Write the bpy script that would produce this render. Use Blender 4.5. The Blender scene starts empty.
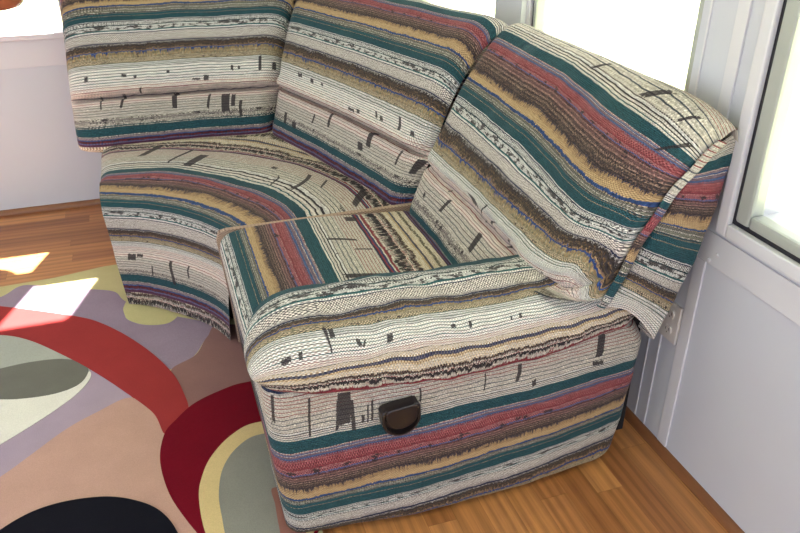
import bpy, bmesh, math, os
import numpy as np
RAW = False
C = bpy.context.scene.collection
pi = math.pi

def lin(c):
    return tuple(((x/255)/12.92 if x/255 <= .04045 else ((x/255+.055)/1.055)**2.4) for x in c) + (1.0,)

# ------------------------------------------------------------------ object helpers
def tag(o, label=None, cat=None, group=None, kind=None):
    if label: o['label'] = label
    if cat: o['category'] = cat
    if group: o['group'] = group
    if kind: o['kind'] = kind
    return o

def empty(name, loc, label, cat, group=None):
    o = bpy.data.objects.new(name, None); C.objects.link(o)
    o.location = loc; o.empty_display_size = .1
    bpy.context.view_layer.update()
    return tag(o, label, cat, group)

def finish(name, me, mat, parent=None, smooth=True):
    o = bpy.data.objects.new(name, me); C.objects.link(o)
    if mat: me.materials.append(mat)
    if smooth:
        me.polygons.foreach_set('use_smooth', [True]*len(me.polygons))
    if parent:
        o.parent = parent
        pl = parent.matrix_world.translation if parent.parent is None else parent.matrix_world.translation
        o.matrix_parent_inverse = parent.matrix_world.inverted()
    return o

def from_bm(name, bm, mat, parent=None, smooth=False):
    me = bpy.data.meshes.new(name); bmesh.ops.recalc_face_normals(bm, faces=bm.faces[:]); bm.to_mesh(me); bm.free()
    return finish(name, me, mat, parent, smooth)

def add_box(bm, x0, x1, y0, y1, z0, z1, bevel=0):
    r = bmesh.ops.create_cube(bm, size=1)
    vs = r['verts']
    for v in vs:
        v.co.x = x0 + (v.co.x+.5)*(x1-x0); v.co.y = y0 + (v.co.y+.5)*(y1-y0); v.co.z = z0 + (v.co.z+.5)*(z1-z0)
    if bevel:
        es = list({e for v in vs for e in v.link_edges})
        bmesh.ops.bevel(bm, geom=es, offset=bevel, segments=2, affect='EDGES', profile=.6)

def boxes(name, lst, mat, parent=None, bevel=0, kind=None):
    bm = bmesh.new()
    for b in lst: add_box(bm, *b, bevel=bevel)
    o = from_bm(name, bm, mat, parent)
    if kind: o['kind'] = kind
    return o

def prism_x(name, outline_yz, x0, x1, mat, parent=None):   # outline in YZ extruded along X
    bm = bmesh.new()
    a = [bm.verts.new((x0, y, z)) for y, z in outline_yz]; b = [bm.verts.new((x1, y, z)) for y, z in outline_yz]
    n = len(a); bm.faces.new(a); bm.faces.new(b[::-1])
    for i in range(n): bm.faces.new((a[i], b[i], b[(i+1) % n], a[(i+1) % n]))
    return from_bm(name, bm, mat, parent)

# ------------------------------------------------------------------ node helpers
class NT:
    def __init__(s, name):
        s.m = bpy.data.materials.new(name); s.m.use_nodes = True; s.t = s.m.node_tree; s.t.nodes.clear()
        s.out = s.n('ShaderNodeOutputMaterial')
    def n(s, typ, **kw):
        nd = s.t.nodes.new(typ)
        for k, v in kw.items(): setattr(nd, k, v)
        return nd
    def put(s, sock, v):
        if isinstance(v, bpy.types.NodeSocket): s.t.links.new(v, sock)
        elif v is not None: sock.default_value = v
    def math(s, op, a, b=None, c=None, clamp=False):
        nd = s.n('ShaderNodeMath', operation=op, use_clamp=clamp)
        s.put(nd.inputs[0], a); s.put(nd.inputs[1], b)
        if c is not None: s.put(nd.inputs[2], c)
        return nd.outputs[0]
    def mixc(s, f, a, b, bt='MIX'):
        nd = s.n('ShaderNodeMix', data_type='RGBA', blend_type=bt)
        s.put(nd.inputs[0], f); s.put(nd.inputs[6], a); s.put(nd.inputs[7], b)
        return nd.outputs[2]
    def noise(s, vec, scale, detail=2, rough=.5, dim='3D'):
        nd = s.n('ShaderNodeTexNoise', noise_dimensions=dim)
        if vec is not None: s.put(nd.inputs['Vector'], vec)
        nd.inputs['Scale'].default_value = scale; nd.inputs['Detail'].default_value = detail; nd.inputs['Roughness'].default_value = rough
        return nd.outputs['Fac']
    def comb(s, x, y, z=0.0):
        nd = s.n('ShaderNodeCombineXYZ'); s.put(nd.inputs[0], x); s.put(nd.inputs[1], y); s.put(nd.inputs[2], z); return nd.outputs[0]
    def ramp(s, fac, stops, interp='CONSTANT'):
        nd = s.n('ShaderNodeValToRGB'); cr = nd.color_ramp; cr.interpolation = interp
        el = cr.elements
        el[0].position = stops[0][0]; el[0].color = stops[0][1]
        el[1].position = 1.0; el[1].color = stops[-1][1]
        for p, c in stops[1:]:
            e = el.new(min(p, .9999)); e.color = c
        s.put(nd.inputs[0], fac)
        return nd.outputs[0]
    def bsdf(s, col, rough=.6, bump=None, bstr=.2, bdist=.002, **kw):
        b = s.n('ShaderNodeBsdfPrincipled')
        s.put(b.inputs['Base Color'], col); s.put(b.inputs['Roughness'], rough)
        for k, v in kw.items(): s.put(b.inputs[k], v)
        if bump is not None:
            bn = s.n('ShaderNodeBump'); bn.inputs['Strength'].default_value = bstr; bn.inputs['Distance'].default_value = bdist
            s.put(bn.inputs['Height'], bump); s.put(b.inputs['Normal'], bn.outputs[0])
        s.t.links.new(b.outputs[0], s.out.inputs[0])
        return b

# ------------------------------------------------------------------ the woven stripe pattern (millimetres)
teal=(50,92,100); tealk=(32,66,74); cream=(226,217,202); white=(238,237,230); tan=(178,148,108); brown=(100,80,70)
black=(46,42,44); red=(134,60,66); pink=(172,116,114); blue=(66,92,148); mauve=(118,98,116); grey=(150,140,136)
navy=(50,58,86); greyl=(190,184,178); olive=(120,116,92); dk=(58,52,52); pinkc=(218,198,190); ltan=(196,176,146)
TBL = []      # (anchor, width, A, B, fringe mm, blob 0..1)
def st(a, w, A, B=None, fr=0.0, bl=0.0): TBL.append((a, w, A, B or tuple(x*.74 for x in A), fr, bl))
# S9
st('S9', 4, (104,66,92)); st('', 2, blue, mauve); st('', 4, (126,54,64), black); st('', 2, blue); st('', 4, mauve, grey); st('', 1.5, cream, dk)
st('teal3', 20, teal); st('', 1.5, cream, dk); st('', 2, teal); st('L3', 2, cream, dk); st('', 2, dk, cream, 0, .1); st('', 3, cream, dk, 0, .25); st('', 1.5, dk, grey); st('', 3.5, cream, dk, 0, .25); st('', 1.5, dk, cream)
st('cr3', 6, cream); st('', 1.4, (90,92,100)) 
for i in range(4):
    st('' if i else 'cr3b', 6.3, cream); st('', 1.4, (84,90,98) if i % 2 == 0 else (110,90,92))
for i in range(4):
    st('' if i else 'cr3c', 6.3, cream, pinkc); st('', 1.4, (164,76,80) if i % 2 == 0 else (120,112,116))
# S10
st('S10', 7, cream, pinkc); st('', 1.2, (170,90,90)); st('', 6, pinkc, cream); st('', 1.2, (176,120,112))
for i in range(7): st('' if i else 'S10b', 5.6, cream if i > 2 else pinkc, white); st('', 1.6, (52,108,110) if i % 2 else (96,98,100))
for i in range(3): st('' if i else 'S10c', 3.6, white, greyl); st('', 1.6, (60,104,106), olive)
# S11
st('S11', 2, dk, ltan, 1.5, .1); st('', 5, olive, ltan, 2, .2); st('', 2, (84,84,70), ltan, 2); st('', 6, ltan, olive, 3, .1); st('S11t', 5, tan, olive, 3, .1)
st('S11b', 2.8, (58,84,142), None, .8); st('', 5, tan, brown, 5)
st('S12', 6, (88,76,62), dk, 6); st('', 3, (120,96,70), dk, 4); st('', 5, (70,62,56), dk, 5); st('', 3, greyl, dk, 2); st('S13', 2.6, navy, None, .6)
st('', 4, greyl, grey, .5); st('S13n', 26, (112,104,102), (228,220,210)); st('', 2.4, navy, None, .4); st('', 4, greyl, white)
st('S14', 4, (50,108,110)); st('', 6, white, None, 0, .42); st('', 3, dk, white, 0, .5); st('', 5, white, None, 0, .42); st('', 2.5, tealk, None, 0, .2); st('', 5, white, dk, 0, .1); st('', 2.5, dk, white); st('', 3.5, white, dk); st('', 1.6, navy); st('', 2, white)
# teal1
st('T1', 25, teal); st('', 1.8, ltan, dk); st('', 11, tealk, teal); st('', 1.8, ltan, dk)
st('S1', 3, teal, dk); st('', 2, cream, dk); st('', 5, (96,98,90), (136,132,116)); st('', 2, cream, dk); st('', 5, (84,84,80), (120,116,104)); st('', 1.5, ltan, dk); st('S1b', 2.6, (60,88,142), None, .8)
st('S1t', 15, tan, (188,160,120), 2); st('S2', 12, tan, (150,122,90), 10, .12); st('', 4, navy, brown, 7)
st('S2b', 4, (80,68,64), black, 5, .1); st('', 2, (140,112,100), dk, 1.5); st('', 4, (92,76,70), dk, 3, .1); st('', 2.8, (164,136,118), dk, 1); st('', 3, (96,78,70), black, 1.5); st('', 3, (172,140,126), dk); st('', 3, (104,80,76), dk, .8, .2); st('', 3, (174,134,126), brown); st('S3p', 4, (120,86,84), (90,70,70), 1, .22); st('', 2.5, (170,126,120), brown); st('', 4, (128,84,86), black, 1, .25)
st('S3', 3.5, blue, mauve, .8, .3); st('', 6, (128,70,76), (164,106,108), 1.5, .3); st('', 3, (186,140,136), red, .8, .2); st('', 4, (150,66,72), (110,56,62), 1, .1); st('S3r', 8, (128,58,64), (158,92,94), 1.5, .1); st('', 3, pink, red, .6); st('', 3, (130,58,64), mauve, .6)
st('S4', 3, (84,108,154)); st('', 5, (134,112,124), (104,90,100)); st('', 1.5, cream, mauve); st('', 2.5, (84,108,154)); st('', 3, grey, mauve); st('', 1.8, cream, red)
st('T2', 23, teal)
for i in range(3): st('' if i else 'L2', 3.0, cream, greyl); st('', 1.5, teal if i < 1 else dk, None, 0, .05)
st('', 3.4, white, greyl, 0, .12); st('', 1.4, dk, grey, 0, .1)
st('S7', 6, cream); st('', 1.5, (88,96,104)); st('', 6, cream); st('', 1.5, (88,96,104)); st('', 7, cream); st('', 1.4, (104,104,110))
for i in range(6): st('' if i else 'S7r', 6, cream); st('', 1.5, (166,80,82))
st('S7e', 5, cream)
st('S8', 3, navy); st('', 2, (150,60,70)); st('', 3, (74,78,120)); st('', 2, cream); st('', 3, (150,60,70)); st('', 4, cream, None, 3); st('S8k', 12, black, dk, 8); st('', 2, (160,60,70), cream, 1); st('', 3, cream, black, 2); st('S8k2', 6, black, brown, 4)
st('S8c', 10, cream, ltan, 2); st('', 4, tan, ltan, 1.5); st('S8n', 5, (62,66,96), (96,92,96), .8); st('', 3, tan, cream); st('', 9, cream, ltan); st('S8d', 6, (150,138,116), dk, 4); st('', 9, ltan, cream, 1)
ANC = {}; _v = 0
for i, (a, w, *_r) in enumerate(TBL):
    if a: ANC[a] = _v
    _v += w
TOT = _v
def V(a, off=0.0, k=0):
    return (ANC[a] + off) + k*TOT

def fabric(name, marks=()):
    """marks: the black brush strokes of the weave, each (u, width, v_lo, v_hi, slant) in mm"""
    T = NT(name)
    uv = T.n('ShaderNodeUVMap', uv_map='UVMap').outputs[0]
    sp = T.n('ShaderNodeSeparateXYZ'); T.put(sp.inputs[0], uv)
    u = sp.outputs[0]; vraw = T.math('MULTIPLY', sp.outputs[1], 1000.0)      # mm
    vm = T.math('MODULO', T.math('ADD', vraw, TOT*4), TOT)
    um = T.math('MULTIPLY', u, 1000.0)
    jit = T.noise(T.comb(T.math('MULTIPLY', u, 22), T.math('MULTIPLY', vm, .03)), 1.0, 3)
    v1 = T.math('ADD', vm, T.math('MULTIPLY', T.math('SUBTRACT', jit, .5), 4.0))
    # fringe amplitude lookup
    segs = []; cur = []; acc = 0
    start = 0
    for (a, w, A, B, fr, bl) in TBL:
        cur.append((acc, w, A, B, fr, bl)); acc += w
        if len(cur) == 30: segs.append((start, acc, cur)); cur = []; start = acc
    if cur: segs.append((start, acc, cur))
    def chain(v, getter):
        res = None
        for (s0, s1, items) in segs:
            f = T.n('ShaderNodeMapRange'); T.put(f.inputs[0], v); f.inputs[1].default_value = s0; f.inputs[2].default_value = s1
            stops = [((a-s0)/(s1-s0), getter(it)) for it in items for a in (it[0],)]
            c = T.ramp(f.outputs[0], stops)
            res = c if res is None else T.mixc(T.math('GREATER_THAN', v, s0), res, c)
        return res
    fb = chain(v1, lambda it: (it[4]/12, it[5], 0, 1))
    sf = T.n('ShaderNodeSeparateColor'); T.put(sf.inputs[0], fb)
    famp = T.math('MULTIPLY', sf.outputs[0], 12.0)
    thr = T.noise(T.comb(T.math('MULTIPLY', um, .16), T.math('MULTIPLY', vm, .012)), 1.0, 3, .75)
    v2 = T.math('ADD', v1, T.math('MULTIPLY', T.math('ADD', T.math('MULTIPLY', T.math('SUBTRACT', thr, .5), 6.0), T.math('MULTIPLY', T.math('SUBTRACT', T.noise(T.comb(T.math('MULTIPLY', um, .014), T.math('MULTIPLY', vm, .004)), 1.0, 2), .5), 3.0)), famp))
    A = chain(v2, lambda it: lin(it[2])); B = chain(v2, lambda it: lin(it[3]))
    # weave stipple: dashes along the thread with a row offset
    row = T.math('FLOOR', T.math('DIVIDE', vraw, 3.4))
    ph = T.math('ADD', T.math('DIVIDE', um, 7.0), T.math('MULTIPLY', row, .5))
    sn = T.math('SINE', T.math('MULTIPLY', ph, 2*pi))
    wn = T.noise(T.comb(T.math('MULTIPLY', um, .22), T.math('MULTIPLY', vraw, .32)), 1.0, 3, .75)
    sm = T.math('ADD', T.math('MULTIPLY', sn, .28), T.math('MULTIPLY', T.math('SUBTRACT', wn, .5), 3.2))
    s_ = T.n('ShaderNodeMapRange'); T.put(s_.inputs[0], sm); s_.inputs[1].default_value = -.15; s_.inputs[2].default_value = .15
    col = T.mixc(s_.outputs[0], A, B)
    # thread level variation
    tv = T.n('ShaderNodeMapRange'); T.put(tv.inputs[0], sn); tv.inputs[1].default_value = -1; tv.inputs[2].default_value = 1; tv.inputs[3].default_value = .58; tv.inputs[4].default_value = 1.22
    rib = T.math('SINE', T.math('MULTIPLY', vraw, 2*pi/3.4))
    rv = T.n('ShaderNodeMapRange'); T.put(rv.inputs[0], rib); rv.inputs[1].default_value = -1; rv.inputs[2].default_value = 1; rv.inputs[3].default_value = .82; rv.inputs[4].default_value = 1.10
    big = T.noise(T.comb(T.math('MULTIPLY', um, .03), T.math('MULTIPLY', vraw, .42)), 1.0, 4, .75)
    bv = T.n('ShaderNodeMapRange'); T.put(bv.inputs[0], big); bv.inputs[1].default_value = .25; bv.inputs[2].default_value = .75; bv.inputs[3].default_value = .56; bv.inputs[4].default_value = 1.36
    mul = T.math('MULTIPLY', T.math('MULTIPLY', tv.outputs[0], rv.outputs[0]), bv.outputs[0])
    # black flecks
    bn = T.noise(T.comb(T.math('MULTIPLY', um, .024), T.math('MULTIPLY', vraw, .06)), 1.0, 5, .74)
    bm_ = T.math('GREATER_THAN', T.math('ADD', bn, T.math('MULTIPLY', sf.outputs[1], .36)), .675)
    bm_ = T.math('MULTIPLY', bm_, T.math('GREATER_THAN', sf.outputs[1], .01))
    mask = bm_
    # ikat marks
    ju = T.math('ADD', um, T.math('MULTIPLY', T.math('SUBTRACT', T.noise(T.comb(T.math('MULTIPLY', um, .05), T.math('MULTIPLY', vraw, .4)), 1.0, 3, .7), .5), 7.0))
    jv = T.math('ADD', vraw, T.math('MULTIPLY', T.math('SUBTRACT', thr, .5), 16.0))
    for (mu, mw, a, b, sk) in marks:
        us = T.math('MULTIPLY_ADD', vraw, -sk, ju)
        mk = T.math('MULTIPLY', T.math('COMPARE', us, mu, mw/2), T.math('COMPARE', jv, (a+b)/2, (b-a)/2))
        mask = T.math('MAXIMUM', mask, mk)
    col = T.mixc(T.math('MULTIPLY', mask, .92), col, lin((56, 50, 52)))
    hs = T.n('ShaderNodeVectorMath', operation='SCALE'); T.put(hs.inputs[0], col); T.put(hs.inputs['Scale'], mul)
    h = T.math('ADD', T.math('MULTIPLY', sn, .35), T.math('ADD', T.math('MULTIPLY', rib, .4), T.math('MULTIPLY', wn, .8)))
    b = T.bsdf(hs.outputs[0], .85, h, .55, .0016, **{'Sheen Weight': .04, 'Specular IOR Level': .15})
    return T.m

# ------------------------------------------------------------------ grid surface with fabric UVs
def smooth_poly(pts, n=200):
    """Catmull-Rom through pts, resampled by arclength"""
    P = np.array(pts, float); Q = np.vstack([2*P[0]-P[1], P, 2*P[-1]-P[-2]])
    out = []
    for i in range(1, len(Q)-2):
        t = np.linspace(0, 1, 12, endpoint=False)[:, None]
        a, b, c, d = Q[i-1], Q[i], Q[i+1], Q[i+2]
        out.append(.5*((2*b)+(-a+c)*t+(2*a-5*b+4*c-d)*t*t+(-a+3*b-3*c+d)*t**3))
    out = np.vstack(out+[P[-1:]])
    L = np.r_[0, np.cumsum(np.linalg.norm(np.diff(out, axis=0), axis=1))]
    s = np.linspace(0, L[-1], n)
    return np.stack([np.interp(s, L, out[:, k]) for k in range(out.shape[1])], 1), L[-1]

def ev(poly, t):
    n = len(poly)-1; x = np.clip(t, 0, 1)*n; i = np.minimum(x.astype(int), n-1); f = (x-i)[..., None]
    return poly[i]*(1-f)+poly[i+1]*f

def grid(name, fn, smax, vmap, mat, parent, ds=.009, nt=110, tilt=None, closed=False, thick=0, uoff=0, s_samples=None, solid=0.0, tx=None):
    """fn(S,T)->xyz arrays. s in 0..1 (along stripes), t in 0..1; vmap = [(t, v_mm)]"""
    ns = int(smax/ds)+1
    s = np.linspace(0, 1, ns) if s_samples is None else s_samples; ns = len(s)
    t = np.linspace(0, 1, nt)
    if tx: t = np.unique(np.r_[t, np.linspace(tx[0], tx[1], 40)])
    if vmap and not RAW:
        vt = np.array([a for a, b in vmap]); vv = np.array([b for a, b in vmap])
        dup = [vt[i] for i in range(len(vt)-1) if abs(vt[i+1]-vt[i]) < 2e-4]
        for d in dup: t = np.sort(np.r_[t, d, d+1e-4])
        t = np.unique(np.clip(t, 0, 1))
    nt = len(t)
    S, Tt = np.meshgrid(s, t)
    P = fn(S, Tt)
    Tv = Tt + (tilt(S, Tt) if tilt else 0)
    vv_ = Tv*.001*1000 if (RAW or not vmap) else np.interp(Tv, vt, vv)/1000.0
    U = S*smax + uoff
    idx = np.arange(nt*ns).reshape(nt, ns)
    F = np.stack([idx[:-1, :-1], idx[:-1, 1:], idx[1:, 1:], idx[1:, :-1]], -1).reshape(-1, 4)
    me = bpy.data.meshes.new(name)
    me.from_pydata(P.reshape(-1, 3).tolist(), [], F.tolist())
    uvl = me.uv_layers.new(name='UVMap')
    uvv = np.stack([U.reshape(-1)[F.reshape(-1)], vv_.reshape(-1)[F.reshape(-1)]], 1).astype(np.float32)
    uvl.data.foreach_set('uv', uvv.reshape(-1))
    me.update()
    o = finish(name, me, mat, parent)
    if solid:
        md = o.modifiers.new('depth', 'SOLIDIFY'); md.thickness = abs(solid); md.offset = -1 if solid > 0 else 1
    return o

def cat(o, mesh_objs):
    """merge extra fabric grids into o (one mesh per part)"""
    bm = bmesh.new(); bm.from_mesh(o.data)
    for e in mesh_objs:
        bm.from_mesh(e.data); 
    bm.to_mesh(o.data); bm.free()
    for e in mesh_objs:
        m = e.data; bpy.data.objects.remove(e); bpy.data.meshes.remove(m)
    o.data.polygons.foreach_set('use_smooth', [True]*len(o.data.polygons))
    return o
# ------------------------------------------------------------------ plain materials
def plain(name, c, rough=.5, nscale=None, namt=.06, bump=0, **kw):
    T = NT(name); tc = T.n('ShaderNodeTexCoord').outputs['Object']
    col = lin(c)
    if nscale:
        f = T.noise(tc, nscale, 4, .6)
        col = T.mixc(f, tuple(x*(1-namt) for x in col[:3])+(1,), tuple(min(1, x*(1+namt)) for x in col[:3])+(1,))
    T.bsdf(col, rough, T.noise(tc, 300, 2) if bump else None, bump or .1, .001, **kw)
    return T.m

M_wall = plain('painted_wall', (201, 203, 212), .45, 3, .03, .08)
M_trim = plain('white_trim_paint', (214, 213, 218), .35, 5, .02)
M_dark = plain('dark_gap_shade', (20, 18, 19), .9, 40, .1)  # near-black stands in for the shade inside the sofa gaps
M_plastic = plain('brown_black_plastic', (28, 22, 23), .35, 60, .08)
M_plastic2 = plain('black_plastic_gap', (14, 12, 12), .5)
M_alu = plain('grey_green_window_seal', (168, 172, 166), .3, 20, .08)
M_gasket = plain('black_gasket', (26, 24, 34), .6)
M_plate = plain('ivory_plastic', (214, 208, 202), .3)
M_slot = plain('slot_dark', (50, 46, 44), .6)
M_terra = plain('reddish_wood', (176, 96, 62), .5, 14, .12)
M_lawn = plain('pale_lawn', (190, 200, 150), .9, 1.2, .25)
M_fence = plain('white_fence_paint', (225, 228, 225), .5)
M_foliage = plain('pale_foliage', (170, 190, 120), .8, 3, .3)

def glass_mat():
    T = NT('window_glass')
    a = T.n('ShaderNodeBsdfTransparent'); g = T.n('ShaderNodeBsdfGlossy'); g.inputs['Roughness'].default_value = .02
    m = T.n('ShaderNodeMixShader'); m.inputs[0].default_value = .04
    T.t.links.new(a.outputs[0], m.inputs[1]); T.t.links.new(g.outputs[0], m.inputs[2]); T.t.links.new(m.outputs[0], T.out.inputs[0])
    return T.m
M_glass = glass_mat()

def wood_floor():
    T = NT('oak_laminate'); tc = T.n('ShaderNodeTexCoord').outputs['Object']
    sp = T.n('ShaderNodeSeparateXYZ'); T.put(sp.inputs[0], tc); x, y = sp.outputs[0], sp.outputs[1]
    right = T.math('GREATER_THAN', x, .02)          # boards turn where the sofa hides the joint
    def mixv(a, b): return T.math('ADD', T.math('MULTIPLY', a, T.math('SUBTRACT', 1.0, right)), T.math('MULTIPLY', b, right))
    al = mixv(x, y); ac = mixv(y, x)                # along / across the boards
    w = .083
    k = T.math('FLOOR', T.math('DIVIDE', T.math('ADD', ac, .045), w)); fr = T.math('FRACT', T.math('DIVIDE', T.math('ADD', ac, .045), w))
    wn = T.n('ShaderNodeTexWhiteNoise', noise_dimensions='1D'); T.put(wn.inputs['W'], k)
    al2 = T.math('ADD', al, T.math('MULTIPLY', wn.outputs[0], 3.0))
    kb = T.math('FLOOR', T.math('DIVIDE', al2, .62)); fb = T.math('FRACT', T.math('DIVIDE', al2, .62))
    wn2 = T.n('ShaderNodeTexWhiteNoise', noise_dimensions='2D'); T.put(wn2.inputs['Vector'], T.comb(k, kb))
    id_ = wn2.outputs[0]
    gv = T.comb(T.math('MULTIPLY', al, 2.0), T.math('MULTIPLY', ac, 20), T.math('MULTIPLY', id_, 37))
    wv = T.n('ShaderNodeTexWave', wave_type='BANDS', bands_direction='Y'); T.put(wv.inputs[0], gv)
    wv.inputs['Scale'].default_value = .42; wv.inputs['Distortion'].default_value = 14; wv.inputs['Detail'].default_value = 1.5; wv.inputs['Detail Scale'].default_value = .45
    g2 = T.noise(T.comb(T.math('MULTIPLY', al, 6), T.math('MULTIPLY', ac, 220), id_), 1.0, 4, .65)
    base = T.ramp(id_, [(0, lin((148, 92, 52))), (.35, lin((182, 122, 70))), (.6, lin((194, 134, 80))), (1, lin((164, 104, 60)))], 'LINEAR')
    f = T.n('ShaderNodeMapRange'); T.put(f.inputs[0], wv.outputs['Fac']); f.inputs[1].default_value = .0; f.inputs[2].default_value = .75; f.inputs[3].default_value = .80; f.inputs[4].default_value = 1.06
    f2 = T.n('ShaderNodeMapRange'); T.put(f2.inputs[0], g2); f2.inputs[1].default_value = .3; f2.inputs[2].default_value = .7; f2.inputs[3].default_value = .82; f2.inputs[4].default_value = 1.12
    seam = T.math('MAXIMUM', T.math('GREATER_THAN', T.math('ABSOLUTE', T.math('SUBTRACT', fr, .5)), .488), T.math('GREATER_THAN', T.math('ABSOLUTE', T.math('SUBTRACT', fb, .5)), .4985))
    mul = T.math('MULTIPLY', T.math('MULTIPLY', f.outputs[0], f2.outputs[0]), T.math('SUBTRACT', 1.0, T.math('MULTIPLY', seam, .3)))
    sc = T.n('ShaderNodeVectorMath', operation='SCALE'); T.put(sc.inputs[0], base); T.put(sc.inputs['Scale'], mul)
    T.bsdf(sc.outputs[0], .33, T.math('MULTIPLY', seam, -1.0), .2, .001)
    return T.m
M_floor = wood_floor()
def base_wood():
    T = NT('stained_moulding'); tc = T.n('ShaderNodeTexCoord').outputs['Object']
    mp = T.n('ShaderNodeMapping'); T.put(mp.inputs[0], tc); mp.inputs['Scale'].default_value = (6, 6, 60)
    f = T.noise(mp.outputs[0], 1.5, 4, .6)
    T.bsdf(T.mixc(f, lin((112, 72, 46)), lin((150, 100, 64))), .35)
    return T.m
M_base = base_wood()

def rug_mat(name, c):
    T = NT(name); tc = T.n('ShaderNodeTexCoord').outputs['Object']
    f = T.noise(tc, 420, 2, .6); f2 = T.noise(tc, 9, 3, .6)
    a = lin(c)
    c1 = T.mixc(f, tuple(x*.72 for x in a[:3])+(1,), tuple(min(1, x*1.22) for x in a[:3])+(1,))
    v = T.n('ShaderNodeMapRange'); T.put(v.inputs[0], f2); v.inputs[3].default_value = .88; v.inputs[4].default_value = 1.1
    sc = T.n('ShaderNodeVectorMath', operation='SCALE'); T.put(sc.inputs[0], c1); T.put(sc.inputs['Scale'], v.outputs[0])
    T.bsdf(sc.outputs[0], .95, f, .6, .002, **{'Sheen Weight': .02, 'Specular IOR Level': .06})
    return T.m

# ------------------------------------------------------------------ the room
WX, WY = 1.31, 3.91
def struct(o): o['kind'] = 'structure'; return o
struct(boxes('floor', [(-3.2, WX+.1, -1.5, WY+.1, -.06, 0)], M_floor))
struct(boxes('sun_blocking_slab', [(WX+.1, WX+.45, -1.5, WY+.1, 2.5, 2.56)], M_trim))  # unseen slab, added to keep direct sun out of the right windows
struct(boxes('ceiling', [(-3.2, WX+.1, -1.5, WY+.1, 2.5, 2.56)], M_wall))
# right wall: windows at z .83..2.1
RW = [(-1.3, 1.30, .83), (1.59, 2.545, .80), (2.76, 3.74, .80)]      # y0, y1, sill
wl = []
ys = [-1.5]
for (a, b, s) in RW:
    wl.append((WX, WX+.1, ys[-1], a, 0, 2.5)); wl.append((WX, WX+.1, a, b, 0, s)); wl.append((WX, WX+.1, a, b, 2.1, 2.5)); ys.append(b)
wl.append((WX, WX+.1, ys[-1], WY+.1, 0, 2.5))
struct(boxes('wall_right', wl, M_wall))

bl = [(-3.2, -1.75, WY, WY+.1, 0, 2.5), (-1.75, .0, WY, WY+.1, 0, .86), (-1.75, -.33, WY, WY+.1, 1.43, 2.5), (-.33, -.28, WY, WY+.1, .86, 2.5), (-.28, .0, WY, WY+.1, .86, 1.53), (-.28, .0, WY, WY+.1, 2.32, 2.5), (.0, WX, WY, WY+.1, 0, 2.5)]
struct(boxes('wall_back', bl, M_wall))
def quarter(n=6, r=.02):
    return [(0, 0)]+[(r*math.cos(a), r*math.sin(a)*1.3) for a in [pi/2*i/n for i in range(n+1)]]
# quarter-round mouldings
bm = bmesh.new()
prof = quarter()
a = [bm.verts.new((WX-p, -1.5, q)) for p, q in prof]; b = [bm.verts.new((WX-p, WY, q)) for p, q in prof]
bm.faces.new(a); bm.faces.new(b[::-1])
for i in range(len(a)): bm.faces.new((a[i], b[i], b[(i+1) % len(a)], a[(i+1) % len(a)]))
struct(from_bm('baseboard_right', bm, M_base))
bm = bmesh.new()
a = [bm.verts.new((-3.2, WY-p, q)) for p, q in prof]; b = [bm.verts.new((WX-.02, WY-p, q)) for p, q in prof]
bm.faces.new(a); bm.faces.new(b[::-1])
for i in range(len(a)): bm.faces.new((a[i], b[i], b[(i+1) % len(a)], a[(i+1) % len(a)]))
struct(from_bm('baseboard_back', bm, M_base))

# right wall trims: battens over the post, stool band under the windows
T1 = struct(boxes('trim_1', [(WX-.006, WX, 1.397, 1.437, .03, .662)], M_trim, bevel=.002))
T2 = struct(boxes('trim_2', [(WX-.006, WX, 1.430, 1.468, .662, 2.4), (WX-.004, WX, 1.556, 1.562, .03, 2.4)], M_trim, bevel=.0015))
struct(boxes('trim_5', [(WX-.004, WX, 1.508, 1.513, .03, .80)], M_trim))
T3 = struct(boxes('trim_3', [(WX-.005, WX, -1.5, 1.43, .662, .748)], M_trim, bevel=.003))
bm = bmesh.new()
for y in (1.385, 1.36, .86, .36):
    for z in (.70,) if y != 1.385 else (.675,):
        r = bmesh.ops.create_uvsphere(bm, u_segments=10, v_segments=6, radius=.006)
        for v in r['verts']: v.co.x *= .5; v.co.x += WX-.008; v.co.y += y; v.co.z += z
from_bm('screw_cover', bm, M_trim, T3, True)

def window_r(n, y0, y1, z0, z1, x, fw=.045):
    """casement in the right wall: white casing, gasket, grey seal frame, glass"""
    o = struct(boxes('window_%d' % n, [(x-.02, x+.03, y0-.05, y0-.012, z0-.05, z1+.05), (x-.02, x+.03, y1+.012, y1+.05, z0-.05, z1+.05),
        (x-.02, x+.03, y0-.012, y1+.012, z0-.05, z0-.012), (x-.02, x+.03, y0-.012, y1+.012, z1+.012, z1+.05)], M_trim, bevel=.006))
    boxes('gasket', [(x-.006, x+.03, y0-.012, y0, z0-.012, z1+.012), (x-.006, x+.03, y1, y1+.012, z0-.012, z1+.012),
        (x-.006, x+.03, y0, y1, z0-.012, z0), (x-.006, x+.03, y0, y1, z1, z1+.012)], M_gasket, o)
    boxes('sash', [(x-.012, x+.03, y0, y0+fw, z0, z1), (x-.012, x+.03, y1-fw, y1, z0, z1), (x-.012, x+.03, y0+fw, y1-fw, z0, z0+fw*.7), (x-.012, x+.03, y0+fw, y1-fw, z1-fw, z1)], M_alu, o, bevel=.008)
    boxes('glass_pane', [(x+.012, x+.016, y0+fw-.005, y1-fw+.005, z0+fw*.7-.005, z1-fw+.005)], M_glass, o)
    return o
window_r(1, -1.28, 1.325, .812, 2.09, WX)
window_r(2, 1.625, 2.51, .85, 2.05, WX+.04, .02)
window_r(3, 2.81, 3.69, .85, 2.05, WX+.04, .02)
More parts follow.
